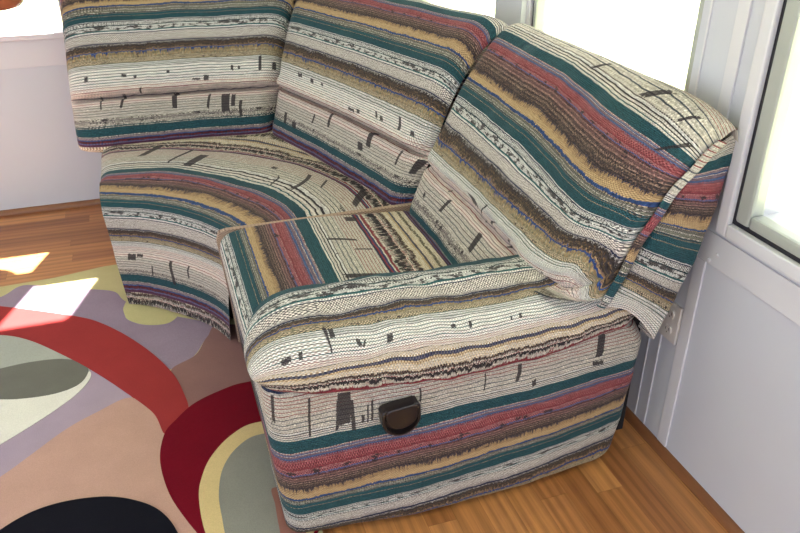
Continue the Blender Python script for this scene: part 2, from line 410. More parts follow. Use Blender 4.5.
# back wall window with stool, apron and meeting rail
wb = struct(boxes('window_4', [(-1.81, -1.75, WY-.02, WY+.06, .86, 1.48), (-.33, -.32, WY-.004, WY+.06, .86, 1.43), (-1.75, -.33, WY-.02, WY+.06, 1.43, 1.48)], M_trim, bevel=.003))
boxes('sill', [(-1.83, -.30, WY-.035, WY+.08, .842, .868)], M_trim, wb, bevel=.005)
boxes('glass_pane', [(-1.75, -.33, WY+.05, WY+.054, .868, 1.43)], M_glass, wb)
wc = struct(boxes('window_5', [(.0, .05, WY-.02, WY+.06, 1.49, 2.38), (-.29, -.28, WY-.004, WY+.06, 1.49, 2.32), (-.28, .0, WY-.02, WY+.06, 2.32, 2.38), (-.28, .0, WY-.02, WY+.06, 1.49, 1.53)], M_trim, bevel=.003))
boxes('glass_pane', [(-.28, .0, WY+.05, WY+.054, 1.53, 2.32)], M_glass, wc)
struct(boxes('trim_4', [(-1.83, -.05, WY-.004, WY, .715, .842)], M_trim, bevel=.002))

# outlet on the post board
out = empty('power_outlet', (WX-.007, 1.478, .43), 'ivory double power outlet plate low on the wall behind the recliner', 'outlet')
boxes('cover_plate', [(WX-.010, WX, 1.442, 1.515, .37, .49)], M_plate, out, bevel=.003)
for zc in (.456, .404):
    bm = bmesh.new(); r = bmesh.ops.create_cone(bm, cap_ends=True, segments=24, radius1=.0165, radius2=.0155, depth=.004)
    for v in r['verts']:
        x, y, z = v.co; v.co = (WX-.0115-z, 1.478+y, zc+max(-.0135, min(.0135, x)))
    rc = from_bm('receptacle', bm, M_plate, out)
    boxes('slot', [(WX-.0142, WX-.0132, 1.471, 1.4725, zc-.002, zc+.007), (WX-.0142, WX-.0132, 1.4835, 1.485, zc-.002, zc+.007), (WX-.0142, WX-.0132, 1.4765, 1.4795, zc-.010, zc-.006)], M_slot, rc)

# outside
lawn = struct(boxes('ground_outside', [(-14, 16, WY+.5, 22, -.5, -.4), (WX+.5, 16, -14, WY+.5, -.5, -.4)], M_lawn))
fence = empty('garden_fence', (5.2, 2, -.4), 'pale picket fence outside, blurred bright through the right window', 'fence')
boxes('rail', [(5.18, 5.22, -4, 1.5, -.05, .03)], M_fence, fence); boxes('rail', [(5.18, 5.22, -4, 1.5, .45, .53)], M_fence, fence)
for i in range(16):
    boxes('picket', [(5.14, 5.18, -4+i*.33, -3.9+i*.33, -.4, .7)], M_fence, fence)
# brown thing standing on the sill, at the picture's top left corner
pot = empty('hanging_planter', (-.595, 3.73, 1.015), 'reddish brown hanging planter by the bright window, cut off by the top left corner', 'planter')
bm = bmesh.new()
prof = [(.0, .0), (.115, .0), (.135, .006), (.148, .022), (.165, .10), (.18, .17), (.182, .185), (.172, .185), (.155, .10), (.13, .04), (.0, .04)]
N = 40; rr = [[bm.verts.new((-.595+r*math.cos(2*pi*i/N), 3.73+r*math.sin(2*pi*i/N), 1.015+z)) for i in range(N)] if r > 0 else None for r, z in prof]
for a, b in zip(rr, rr[1:]):
    if a and b:
        for i in range(N): bm.faces.new((a[i], a[(i+1) % N], b[(i+1) % N], b[i]))
bm.faces.new(rr[1][::-1]); bm.faces.new(rr[-2])
from_bm('bowl', bm, M_terra, pot, True)
M_cord = plain('jute_cord', (150, 130, 100), .9)
for k in range(3):
    a = 2*pi*k/3+.5; p0 = (-.595+.175*math.cos(a), 3.73+.175*math.sin(a), 1.19); p1 = (-.595, 3.73, 2.5)
    cu = bpy.data.meshes.new('cord'); bm = bmesh.new(); M_ = 6
    r0 = [bm.verts.new((p0[0]+.003*math.cos(2*pi*i/M_), p0[1]+.003*math.sin(2*pi*i/M_), p0[2])) for i in range(M_)]
    r1 = [bm.verts.new((p1[0]+.003*math.cos(2*pi*i/M_), p1[1]+.003*math.sin(2*pi*i/M_), p1[2])) for i in range(M_)]
    for i in range(M_): bm.faces.new((r0[i], r0[(i+1) % M_], r1[(i+1) % M_], r1[i]))
    from_bm('cord', bm, M_cord, pot)
# ------------------------------------------------------------------ the rug
RUGC = {'lavender': (150, 132, 150), 'khaki spot': (196, 186, 138), 'mauve': (142, 106, 102), 'lavender band': (168, 150, 166), 'dusty pink': (190, 152, 138),
        'light grey': (168, 170, 160), 'white': (226, 222, 210), 'dark grey': (112, 110, 102), 'red': (154, 54, 54), 'crimson': (112, 12, 30), 'khaki ring': (214, 190, 138),
        'grey disc': (140, 138, 130), 'black': (20, 20, 28), 'mauve strip': (150, 104, 92)}
RUGP = {
'lavender' : [(-0.87, 2.925), (-0.699, 3.022), (-0.639, 3.089), (-0.586, 3.089), (-0.467, 3.023), (-0.326, 2.962), (-0.256, 2.917), (-0.217, 2.827), (-0.114, 2.711), (0.139, 2.511), (0.067, 2.462), (0.012, 2.359), (-0.071, 2.299), (-0.13, 2.358), (-0.303, 2.55), (-0.565, 2.784), (-0.861, 2.864)] ,
'khaki spot' : [(-0.224, 2.788), (-0.223, 2.728), (-0.207, 2.676), (-0.146, 2.621), (-0.062, 2.608), (-0.018, 2.679), (-0.052, 2.772), (-0.188, 2.843)] ,
'mauve' : [(-0.071, 2.299), (0.015, 2.358), (0.067, 2.462), (0.142, 2.529), (0.448, 2.299), (0.37, 1.819), (0.157, 1.89), (0.036, 1.93), (-0.04, 2.034), (-0.07, 2.213)] ,
'lavender band' : [(-0.733, 1.977), (-0.673, 2.023), (-0.596, 2.08), (-0.457, 2.2), (-0.382, 2.273), (-0.349, 2.399), (-0.293, 2.342), (-0.207, 2.172), (-0.276, 2.099), (-0.388, 2.022), (-0.498, 1.942), (-0.574, 1.881), (-0.699, 1.765)] ,
'dusty pink' : [(-0.718, 1.809), (-0.577, 1.916), (-0.501, 1.987), (-0.405, 2.078), (-0.315, 2.134), (-0.217, 2.178), (-0.158, 2.1), (-0.101, 1.976), (-0.081, 1.825), (-0.063, 1.689), (-0.005, 1.46), (-0.103, 1.361), (-0.532, 1.505), (-0.736, 1.637)] ,
'light grey' : [(-0.863, 2.773), (-0.666, 2.721), (-0.573, 2.661), (-0.479, 2.567), (-0.371, 2.454), (-0.341, 2.359), (-0.344, 2.317), (-0.381, 2.253), (-0.456, 2.175), (-0.526, 2.116), (-0.594, 2.065), (-0.672, 2.019), (-0.749, 2.072)] ,
'white' : [(-0.795, 2.355), (-0.62, 2.302), (-0.54, 2.281), (-0.446, 2.277), (-0.375, 2.306), (-0.345, 2.372), (-0.341, 2.328), (-0.381, 2.253), (-0.456, 2.175), (-0.526, 2.116), (-0.594, 2.065), (-0.672, 2.019), (-0.755, 2.028)] ,
'dark grey' : [(-0.777, 2.435), (-0.72, 2.476), (-0.64, 2.487), (-0.542, 2.495), (-0.44, 2.481), (-0.37, 2.435), (-0.347, 2.376), (-0.375, 2.306), (-0.446, 2.277), (-0.54, 2.281), (-0.62, 2.302), (-0.718, 2.349)] ,
'red' : [(-0.91, 3.059), (-0.69, 2.94), (-0.572, 2.872), (-0.389, 2.756), (-0.304, 2.678), (-0.213, 2.555), (-0.128, 2.406), (-0.067, 2.258), (-0.042, 2.139), (-0.036, 2.051), (-0.077, 1.994), (-0.115, 1.956), (-0.143, 2.068), (-0.219, 2.199), (-0.335, 2.375), (-0.478, 2.557), (-0.573, 2.658), (-0.666, 2.718), (-0.866, 2.792)] ,
'crimson' : [(-0.135, 1.843), (-0.115, 1.956), (-0.075, 2.014), (-0.014, 2.077), (0.074, 2.118), (0.162, 2.136), (0.296, 2.106), (0.387, 1.891), (0.35, 1.614), (0.21, 1.389), (0.035, 1.363), (-0.03, 1.469), (-0.085, 1.593), (-0.121, 1.708)] ,
'khaki ring' : [(-0.04, 1.651), (-0.024, 1.729), (0.011, 1.806), (0.076, 1.879), (0.156, 1.916), (0.268, 1.878), (0.318, 1.669), (0.23, 1.417), (0.074, 1.366), (-0.01, 1.411), (-0.037, 1.525)] ,
'grey disc' : [(0.015, 1.652), (0.038, 1.745), (0.087, 1.818), (0.155, 1.856), (0.241, 1.824), (0.266, 1.642), (0.212, 1.46), (0.081, 1.414), (0.021, 1.452), (0.012, 1.564)] ,
'black' : [(-0.616, 1.614), (-0.576, 1.678), (-0.494, 1.734), (-0.404, 1.752), (-0.296, 1.738), (-0.215, 1.699), (-0.149, 1.638), (-0.108, 1.549), (-0.097, 1.44), (-0.235, 1.375), (-0.434, 1.426)] ,
'mauve strip' : [(0.16, 1.618), (0.157, 1.555), (0.153, 1.48), (0.155, 1.407), (0.197, 1.393), (0.233, 1.491), (0.21, 1.587)] ,

}
def rug():
    bm = bmesh.new()
    def slab(pts, z0, z1, mi, smooth=True):
        if smooth:
            P = np.array(pts); n = len(P); out = []
            for i in range(n):
                a, b, c, d = P[i-1], P[i], P[(i+1) % n], P[(i+2) % n]
                for t in np.linspace(0, 1, 8, endpoint=False):
                    out.append(.5*((2*b)+(-a+c)*t+(2*a-5*b+4*c-d)*t*t+(-a+3*b-3*c+d)*t**3))
            pts = out
        A = [bm.verts.new((p[0], p[1], z0)) for p in pts]; B = [bm.verts.new((p[0], p[1], z1)) for p in pts]
        f1 = bm.faces.new(B); f1.material_index = mi
        for i in range(len(A)):
            f = bm.faces.new((A[i], A[(i+1) % len(A)], B[(i+1) % len(A)], B[i])); f.material_index = mi
    slab([(-1.6, 1.0), (.26, 1.0), (.26, 1.43), (.20, 2.4), (.10, 3.17), (-.3, 3.165), (-.5, 3.125), (-.7, 3.115), (-1.6, 3.12)], 0.0, .010, 0, False)
    mats = [rug_mat('rug_khaki', (196, 186, 138))]
    for i, (k, pts) in enumerate(RUGP.items()):
        mats.append(rug_mat('rug_'+k.replace(' ', '_'), RUGC[k])); slab(pts, .009, .0105+.0005*i, i+1)
    bmesh.ops.triangulate(bm, faces=[f for f in bm.faces if len(f.verts) > 4])
    me = bpy.data.meshes.new('area_rug'); bm.to_mesh(me); bm.free()
    o = finish('area_rug', me, None, None, False)
    for m in mats: me.materials.append(m)
    return tag(o, 'modern area rug with red, lavender, grey, crimson and black curved shapes on the wood floor', 'rug')
rug()

# ------------------------------------------------------------------ fabric cushions
def sm(x): x = np.clip(x, 0, 1); return x*x*(3-2*x)
def wob(a, b, k=1.0):
    return .5*np.sin(a*3.1*k+1.3*np.sin(b*2.3*k)+.7)+.3*np.sin(b*5.3*k+2*np.sin(a*1.9*k)+2.1)+.2*np.sin(a*9*k+b*7*k)
def gz(x, c, w): return np.exp(-((x-c)/w)**2)

rec = empty('recliner_section', (.64, 1.9, 0), 'striped woven recliner end seat with padded arm and release handle, nearest the window wall', 'sofa section')
wed = empty('corner_wedge_section', (.45, 3.2, 0), 'striped curved corner section of the sofa behind the recliner, with two back cushions', 'sofa section')

SKY0 = (.55, .57, .64, 1); SKY1 = (1.0, .99, .97, 1); SKYS = 3.3; SUNE = 60.0
def M(txt, base=0):
    out = []
    for it in txt.split():
        n, t = it.split('@'); k = base
        while n[0] in '-+': k += -1 if n[0] == '-' else 1; n = n[1:]
        off = 0
        if ':' in n: n, o_ = n.split(':'); off = float(o_)
        out.append((float(t), ANC[n]+off+k*TOT))
    return out
VM = dict(
 seat=M('-S13:-10@0 -S13n@.30 -S14@.365 -T1@.395 -S1@.425 -S1b@.438 -S1t@.445 -S2@.46 -S2b@.475 -S3p@.50 -S3@.512 -S3r@.53 -S4@.555 -T2@.583 -L2@.618 -S7@.652 -S7r@.69 -S8@.748 -S8k@.785 -S8c@.842 -S8n@.862 -S8d@.885 S9@.91 teal3@.93 cr3@1'),
 side=M('S11@-.10 S11b@-.04 S12:4@0 S13@.03 S13n@.06 S14@.105 T1@.14 S1@.205 S1b@.225 S1t@.24 S2@.27 S2b@.305 S3p@.355 S3@.382 S3r@.43 S4@.486 T2@.525 L2@.597 S7@.645 S7r@.72 S8@.86 S8k@1'),
 pad=M('S8@0 S8k@.10 S8k2@.13 S8c@.145 S8n@.187 S8n:5@.207 S8d@.228 S8d:2@.230 -S10@.2301 -S10b@.25 -S10c@.335 -S11@.358 -S11t@.378 -S11b@.388 -S12@.398 -S13@.413 -S13n@.43 -S14@.50 -T1@.62 -S1@.78 -S2@1',1) ,
 shell=M('S10b@0 S10c@.09 S11@.15 S11b@.196 S12@.205 S13@.242 S13n@.252 S14@.294 T1@.384 S1@.49 S1t@.55 S2b@.62 S3@.69 S3r@.735 S4@.79 T2@.845 L2@.905 S7@.94 S7e@1.1'),
 back=M('S8d@0 +S9@.05 +teal3@.08 +L3@.106 +cr3@.152 +cr3c@.225 +S10@.262 +S10b@.29 +S10c@.312 +S11@.333 +S11t@.348 +S11b@.372 +S12@.385 +S13@.432 +S13n@.438 +S14@.475 +T1@.532 +S1@.573 +S1b@.593 +S1t@.606 +S2@.622 +S2b@.642 +S3p@.695 +S3@.714 +S3r@.728 +S4@.75 +T2@.768 +L2@.80 +S7@.84 +S7r@.92 +S7e@1',-1),
 strip=M('S14@0 T1@.08 S1@.2 S1t@.28 S2b@.36 S3r@.46 S4@.54 T2@.58 L2@.62 S7@.66 S7r@.8 S7e@1'),
 wseat=M('-S8k@0 -S8c@.022 S9@.0221 teal3@.042 L3@.056 cr3@.064 S10@.10 S10c@.104 S11@.110 S11b@.118 S13@.13 S13n@.133 S14@.152 T1@.166 S1@.179 S1b@.188 S1t@.195 S2@.204 S2b@.22 S3p@.24 S3@.30 S3r@.34 S4@.365 T2@.383 L2@.41 S7@.465 S7r@.495 S8@.54 S8k@.56 S8c@.60 S8c:7@.64 S8n@.68 S8d@.80 +S9:-3@1'),
 wbr=M('S8d@0 +S9@.08 +teal3@.135 +L3@.165 +cr3@.195 +cr3c@.25 +S10@.298 +S10b@.33 +S10c@.39 +S11@.42 +S11t@.435 +S11b@.46 +S12@.47 +S13@.507 +S13n@.515 +S14@.553 +T1@.597 +S1@.637 +S1b@.66 +S1t@.67 +S2@.69 +S2b@.705 +S3p@.735 +S3@.745 +S3r@.757 +S4@.778 +T2@.79 +L2@.82 +S7@.85 +S7r@.9 +S7e@1',-1),
 wbl=M('S8d@0 +S9@.08 +teal3@.125 +L3@.168 +cr3@.205 +cr3c@.26 +S10@.302 +S10b@.335 +S10c@.42 +S11@.44 +S11t@.46 +S11b@.488 +S12@.495 +S13@.526 +S13n@.535 +S14@.58 +T1@.63 +S1@.663 +S1b@.695 +S1t@.705 +S2@.72 +S2b@.74 +S3@.79 +S4@.84 +T2@.88 +S7@.95 +S7e@1',-1))
MK = {
 'back': [(803.9, 17.3, 65.5, 100.8, -0.837), (491.2, 27.0, 59.5, 95.7, -0.213), (283.2, 5.7, 70.1, 75.1, 0), (765.1, 6.4, 111.5, 119.9, 0), (868.3, 13.5, 63.1, 73.4, 0.032), (703.2, 14.3, 46.8, 51.8, 0), (510.1, 14.9, 47.7, 51.6, 0), (361.0, 58.0, 136.3, 169.2, 1.439), (553.8, 8.1, 121.1, 194.8, -0.349), (668.6, 14.9, 124.1, 155.0, -1.726), (524.1, 11.4, 118.0, 136.4, -1.534), (76.8, 7.0, 106.2, 133.6, 0.423), (1303.4, 12.2, 533.6, 550.5, -1.654), (1774.5, 25.8, 540.3, 556.9, -2.955), (776.1, 6.7, 541.1, 557.2, -1.337), (402.6, 6.5, 485.1, 532.7, -0.737)],
 'wbl': [(708.6, 10.0, 80.3, 124.7, -0.307), (445.6, 22.4, 67.5, 122.6, 0.091), (306.2, 12.1, 58.8, 103.2, -0.138), (213.9, 37.2, 50.1, 100.2, 0.056), (179.1, 18.8, 60.5, 98.8, 0.038), (746.0, 3.8, 79.8, 124.7, -0.051), (153.3, 14.1, 40.1, 77.9, -0.091), (43.0, 12.9, 161.0, 200.5, 0.151), (179.8, 10.4, 165.1, 178.3, 0.092), (146.1, 8.9, 167.1, 175.0, 0.114), (684.8, 19.5, 164.6, 172.2, -0.154), (633.3, 12.6, 160.2, 168.0, -0.112), (487.6, 13.3, 167.0, 174.6, -0.08), (782.8, 7.4, 160.4, 172.9, -0.103), (266.4, 36.2, 141.2, 147.6, 0.554), (234.9, 22.0, 139.5, 154.6, 0.461), (-2.3, 11.3, 161.8, 183.8, 0.111), (761.2, 8.5, 125.1, 133.7, -1.309)],
 'wbr': [(835.3, 33.7, 180.3, 192.1, 0.438), (718.8, 25.8, 175.7, 188.5, 0.551), (663.7, 15.0, 178.9, 188.2, 0.403), (154.8, 48.7, 141.2, 149.7, 2.085), (118.1, 22.1, 144.8, 156.1, 1.963), (122.3, 13.7, 154.7, 174.4, 1.081), (60.6, 18.5, 152.9, 166.7, 1.273), (4.8, 19.1, 151.7, 188.5, 0.806), (-122.2, 19.3, 153.6, 167.0, 1.072), (279.6, 29.8, 78.9, 118.7, 0.341), (639.0, 17.2, 75.7, 118.3, 0.044), (783.6, 10.7, 66.2, 94.0, -0.286), (96.8, 14.7, 73.1, 111.4, -0.041), (27.5, 13.6, 66.6, 108.2, -0.183), (948.3, 22.6, 37.6, 63.3, 0.647), (840.9, 37.1, 36.2, 49.1, 1.045), (300.9, 37.9, 61.5, 80.7, 0.814)],
 'wseat': [(-332.6, 19.1, 531.1, 590.5, 1.141), (-899.6, 10.6, 525.7, 544.8, 2.411), (480.7, 24.7, 563.1, 573.6, 0), (-428.9, 10.8, 563.7, 600.5, 1.159), (-960.6, 38.2, 592.1, 634.9, 1.72), (-3337.9, 32.3, 643.8, 653.1, 5.22), (-3264.7, 64.3, 557.9, 561.3, 5.89), (1355.7, 25.4, 565.3, 640.9, -0.63), (1188.0, 11.6, 536.1, 616.3, -0.568), (937.7, 34.8, 528.4, 585.0, -0.271), (1013.9, 62.2, 82.7, 102.1, -0.14), (927.8, 48.5, 94.4, 104.0, 0.091), (605.6, 28.2, 29.8, 99.6, 0.538), (430.3, 16.0, 63.8, 100.0, 0.58), (850.1, 11.8, 40.5, 71.5, -0.223), (630.8, 13.0, 633.3, 638.3, 0)],
 'seat': [(627.2, 13.9, -164.6, -110.9, -0.573), (587.3, 8.1, -127.6, -90.0, -0.347), (407.7, 24.2, -166.8, -97.6, -0.413), (836.9, 36.6, -106.8, -82.7, -0.256)],
 'side': [(246.7, 6.3, 526.5, 599.9, 0.143), (314.1, 33.8, 537.4, 598.1, 0.182), (424.4, 10.3, 520.2, 578.3, 0.022), (279.7, 7.8, 526.6, 583.3, 0.214), (409.0, 4.1, 531.9, 562.9, 0.122), (412.9, 5.7, 534.7, 571.0, 0.135), (387.4, 7.9, 531.9, 547.0, 0.138), (724.5, 23.8, 553.5, 603.1, 0.767), (609.4, 11.4, 548.1, 579.7, 0.519), (661.6, 4.3, 543.3, 576.5, 0.25), (965.9, 12.7, 528.5, 541.6, -0.035), (1299.4, 36.0, 536.3, 545.4, -0.272), (189.2, 7.8, 557.0, 611.5, 0.089), (531.1, 5.6, 550.5, 577.6, 0.153)],
 'pad': [(159.8, 4.6, 152.2, 209.1, -0.073), (173.8, 11.3, 182.5, 204.7, -0.09), (279.9, 9.9, 161.0, 175.0, -0.399), (150.4, 4.8, 160.3, 172.0, 0.449), (244.3, 14.3, 156.1, 173.5, 0.248), (63.2, 14.0, 147.4, 158.5, 0.193), (101.8, 4.9, 148.8, 163.8, 0.068), (432.7, 12.4, 166.8, 176.2, 0.033), (460.5, 7.8, 161.3, 175.3, 0.123), (584.5, 4.9, 158.6, 168.2, 0.003), (591.6, 7.6, 158.0, 169.9, 0.1)],
 'shell': [], 'strip': [] }



# --- recliner seat (front drape + top)
SP, SL = smooth_poly([(.178, .022), (.165, .2), (.150, .37), (.145, .43), (.160, .468), (.21, .487), (.35, .495), (.6, .49), (.78, .475), (.90, .455)])
def f_seat(s, t):
    p = ev(SP, t); e = 1-np.clip(np.minimum(s*.70/.06, (1-s)*.70/.03), 0, 1)
    x = p[..., 0]+e**2*.012*(t < .45); z = p[..., 1]-e**2*.018*sm(t/.3) + .004*wob(s*3, t*4)
    return np.stack([x, 1.44+s*(2.368-1.44), z], -1)
grid('seat_cushion', f_seat, .93, VM['seat'], fabric('weave_recliner_seat', MK['seat']), rec)

# --- arm body, wrapped sideways
def arm_loop(name, S_len, mat):
    lev = [(.014, .172, 1.128), (.05, .170, 1.152), (.15, .162, 1.172), (.3, .152, 1.190), (.42, .146, 1.196), (.47, .145, 1.168), (.505, .147, 1.115), (.53, .152, 1.05), (.56, .17, .93)]
    L = np.array(lev)
    def fn(s, t):
        z = .022+t*(.56-.022)
        xf = np.interp(z, L[:, 0], L[:, 1]); xb = np.interp(z, L[:, 0], L[:, 2])
        # perimeter: start inside-front (y 1.66), round the front outer corner, run along the outside, round the back
        r = .045; y0 = 1.43; Lx = xb-xf
        segs = [.20, .07, 1.0, .07, .2]; c = np.cumsum([0]+segs); q = s*c[-1]
        X = np.zeros_like(s); Y = np.zeros_like(s)
        m = q < c[1]; X[m] = xf[m]; Y[m] = (1.675-(1.675-y0-r)*(q[m]/c[1]))
        m = (q >= c[1]) & (q < c[2]); a = (q[m]-c[1])/segs[1]*pi/2; X[m] = xf[m]+r-r*np.cos(a); Y[m] = y0+r-r*np.sin(a)
        m = (q >= c[2]) & (q < c[3]); k = (q[m]-c[2])/segs[2]; X[m] = xf[m]+r+(Lx[m]-2*r)*k; Y[m] = y0
        m = (q >= c[3]) & (q < c[4]); a = (q[m]-c[3])/segs[3]*pi/2; X[m] = xb[m]-r+r*np.sin(a); Y[m] = y0+r-r*np.cos(a)
        m = q >= c[4]; X[m] = xb[m]; Y[m] = y0+r+(1.675-y0-r)*((q[m]-c[4])/segs[4])
        k = np.clip((X-xf)/Lx, 0, 1)
        bul = np.sin(pi*k)**.7*(.030*(1-sm((z-.05)/.6))+.012)+.004*wob(k*6, z*9)
        tuck = .012*gz(z, .01, .02)
        front = np.clip(1-(Y-1.43)/.05, 0, 1)
        Y = Y-bul*front+tuck*front
        # the top leans inward under the pad
        Y = Y+.05*sm((z-.47)/.06)*front
        z = z + .0*k
        return np.stack([X, Y, z], -1)
    # v tilt along the side (fabric rises towards the back)
    def tilt(s, t):
        q = np.clip((s*1.54-.27)/1.0, 0, 1)
        return -TILT_SIDE(q, t)
    return grid(name, fn, 1.54, VM['side'], mat, rec, tilt=tilt, ds=.008)
def TILT_SIDE(q, t):
    z = t*.538
    return np.interp(z, [0, .05, .15, .25, .35, .45], [.06, .06, .062, .05, .02, .01])*q/.538
arm = arm_loop('arm_panel', 1.54, fabric('weave_arm_panel', MK['side']))

# --- arm pad
def pad_section():
    # (y, z) from the outer bottom crease up, over the top, to the inside against the seat
    return smooth_poly([(1.425, .452), (1.395, .468), (1.385, .50), (1.388, .555), (1.405, .61), (1.45, .652), (1.52, .672), (1.59, .668), (1.655, .64), (1.69, .59), (1.70, .52), (1.70, .47)])
PS, PL = pad_section()
def f_pad(s, t):
    p = ev(PS, t); Lx = 1.0
    x = s*Lx; nose = .15; tail = .08
    kf = np.clip(x/nose, 0, 1); k = np.sqrt(np.clip(1-(1-kf)**2, 0, 1))
    tb = np.sin(pi*np.clip(t, 0, 1)**.8)
    X = .150 + x - .125*k*(1-kf)**.8*tb
    pole = np.array([1.425, .492])
    y = pole[0]+(p[..., 0]-pole[0])*k; z = pole[1]+(p[..., 1]-pole[1])*k
    kt = np.clip((Lx-x)/tail, 0, 1); k2 = np.sqrt(np.clip(1-(1-kt)**2, 0, 1))
    pole2 = np.array([1.45, .535])
    y = pole2[0]+(y-pole2[0])*k2; z = pole2[1]+(z-pole2[1])*k2
    kk = x/Lx
    sag = .052*(4*(kk-.5)**2)-.0
    z = z + sag*(1-sm((z-.47)/.12)) - .012*np.sin(pi*kk)*sm((z-.55)/.1) - .014*sm((kk-.35)/.65)*sm((z-.55)/.1)
    out = np.clip(1-(y-1.385)/.08, 0, 1)
    y = y - .018*np.sin(pi*np.clip(kk, 0, 1))*out
    # soft dimples and a gathered back end
    z = z + .006*wob(kk*7, t*6)*k + .007*np.sin(kk*9)*sm((kk-.35)/.4)*np.sin(t*pi)
    y = y + .005*wob(t*5, kk*11)*k
    return np.stack([X, y, z], -1)
ss = np.r_[.15*(1-np.cos(np.linspace(0, pi/2, 26))), np.linspace(.158, .92, 86), .92+.08*np.sin(np.linspace(.1, pi/2, 12))]/1.0
grid('arm_pad', f_pad, .97, VM['pad'], fabric('weave_arm_pad', MK['pad']), rec, s_samples=ss, nt=90)

# --- backrest shell
BB, BBL = smooth_poly([(1.180, .455), (1.208, .54), (1.255, .68), (1.288, .85), (1.300, .97), (1.300, 1.03)])     # rear line
BF, BFL = smooth_poly([(1.00, .60), (1.01, .62), (1.03, .65), (1.08, .76), (1.145, .87), (1.225, .985)])           # front line at the side
def f_shell(s, t):
    b = ev(BB, t); f = ev(BF, t)
    r = .02; segs = [.12, .04, .18, .04, .93, .04, .18, .04, .12]; c = np.cumsum([0]+segs); q = s*c[-1]
    ya, yb = 1.372, 2.35
    X = np.zeros_like(s); Y = np.zeros_like(s)
    def mix(k): return f[..., 0]+(b[..., 0]-f[..., 0])*k, f[..., 1]+(b[..., 1]-f[..., 1])*k
    # parameter k (front->rear) and y by arclength pieces
    k = np.interp(q, c, [0, 0, .06, .94, 1, 1, .94, .06, 0, 0]); y = np.interp(q, c, [ya+.14, ya+.03, ya, ya, ya+.03, yb-.03, yb, yb, yb-.03, yb-.14])
    X, Z = mix(k)
    side = np.clip(1-(y-ya)/.03, 0, 1)
    y = y - .012*side*np.sin(pi*k)*np.sin(pi*np.clip(t*1.1, 0, 1)) + .003*wob(t*8, k*3)
    bot = gz(t, 0, .08)
    Z = Z - .012*bot*np.clip(k-.4, 0, 1) + .030*gz(t, 0, .1)*np.sin(pi*k)
    X = X + .030*np.clip(k, 0, 1)*sm((y-1.42)/.15)*gz(t, .32, .3)
    return np.stack([X, y, Z], -1)
sh = grid('backrest_shell', f_shell, 1.69, VM['shell'], fabric('weave_back_shell', MK['shell']), rec, ds=.008)

# --- backrest cushion
CC, CCL = smooth_poly([(.86, .42), (.815, .46), (.822, .51), (.850, .575), (.878, .625), (.890, .655), (.895, .685), (.93, .77), (.985, .87), (1.045, .965), (1.10, 1.04), (1.155, 1.088), (1.205, 1.098), (1.25, 1.075), (1.275, 1.02)])
CN, CNL = smooth_poly([(.955, .575), (.956, .578), (.958, .583), (.963, .59), (.975, .61), (.985, .632), (1.0, .67), (1.025, .73), (1.07, .82), (1.118, .895), (1.16, .945), (1.20, .985), (1.24, 1.015), (1.275, 1.033), (1.29, 1.0)])
CFr, CFL = smooth_poly([(.92, .42), (.87, .46), (.875, .51), (.90, .575), (.925, .625), (.938, .655), (.95, .685), (.985, .77), (1.03, .86), (1.085, .95), (1.13, 1.02), (1.175, 1.06), (1.215, 1.075), (1.25, 1.06), (1.275, 1.01)])
def f_back(s, t):
    c, n, f = ev(CC, t), ev(CN, t), ev(CFr, t)
    y = 1.360+s*(2.374-1.360)
    dn = np.clip((y-1.360)/.17, 0, 1); wn = np.sqrt(np.clip(1-(1-dn)**2.4, 0, 1))
    df = np.clip((2.374-y)/.08, 0, 1); wf = np.sqrt(np.clip(1-(1-df)**2.2, 0, 1))
    p = n+(c-n)*wn[..., None]; p = f+(p-f)*wf[..., None]
    d = -.026*gz(t, .262, .012)*wn*wf + .010*gz(t, .295, .025)*wn*wf + .010*wob(s*4.5, t*3)*wn + .006*np.sin(s*26+3*t)*sm((t-.62)/.25)*wn
    x = p[..., 0]-d*.9; z = p[..., 1]+d*.45
    x = x-.016*gz(y, 1.575, .07)*gz(z, .645, .06)
    rest = np.interp(y, [1.355, 1.40, 1.45, 1.52, 1.60, 1.655, 1.70, 1.75], [.632, .634, .638, .645, .638, .612, .52, .40])   # it rests on the arm pad
    z = np.where(x < 1.2, np.maximum(z, rest), z)
    return np.stack([x, y, z], -1)
bs = np.r_[.06*(1-np.cos(np.linspace(0, pi/2, 12))), np.linspace(.068, 1, 120)]
grid('back_cushion', f_back, 1.0, VM['back'], fabric('weave_recliner_back', MK['back']), rec, s_samples=bs, nt=130, tx=(.22, .32),
     tilt=lambda s, t: np.clip(1-s*1.0/.06, 0, 1)**2*np.interp(t, [0, .2, .3, .41, .55], [.20, .20, .13, .075, 0]) + np.interp(s, [0, .06, .24, .5, .95], [.055, .05, .035, 0, -.012])*np.interp(t, [.37, .48], [0, 1]))

# --- boxing strip folded over the near edge of the cushion
def f_strip(s, t):
    n = ev(CN, .06+t*.80)
    k = s*2-1
    x = n[..., 0]+.008+.013*k-.003*np.sin(t*21); z = n[..., 1]-.006*k
    y = 1.353-.006*(1-k*k)
    return np.stack([x, y+.01*(1-sm(t/.06)), z], -1)
grid('boxing_strip', f_strip, .04, VM['strip'], fabric('weave_boxing', []), rec, ds=.004, nt=90, solid=.004)

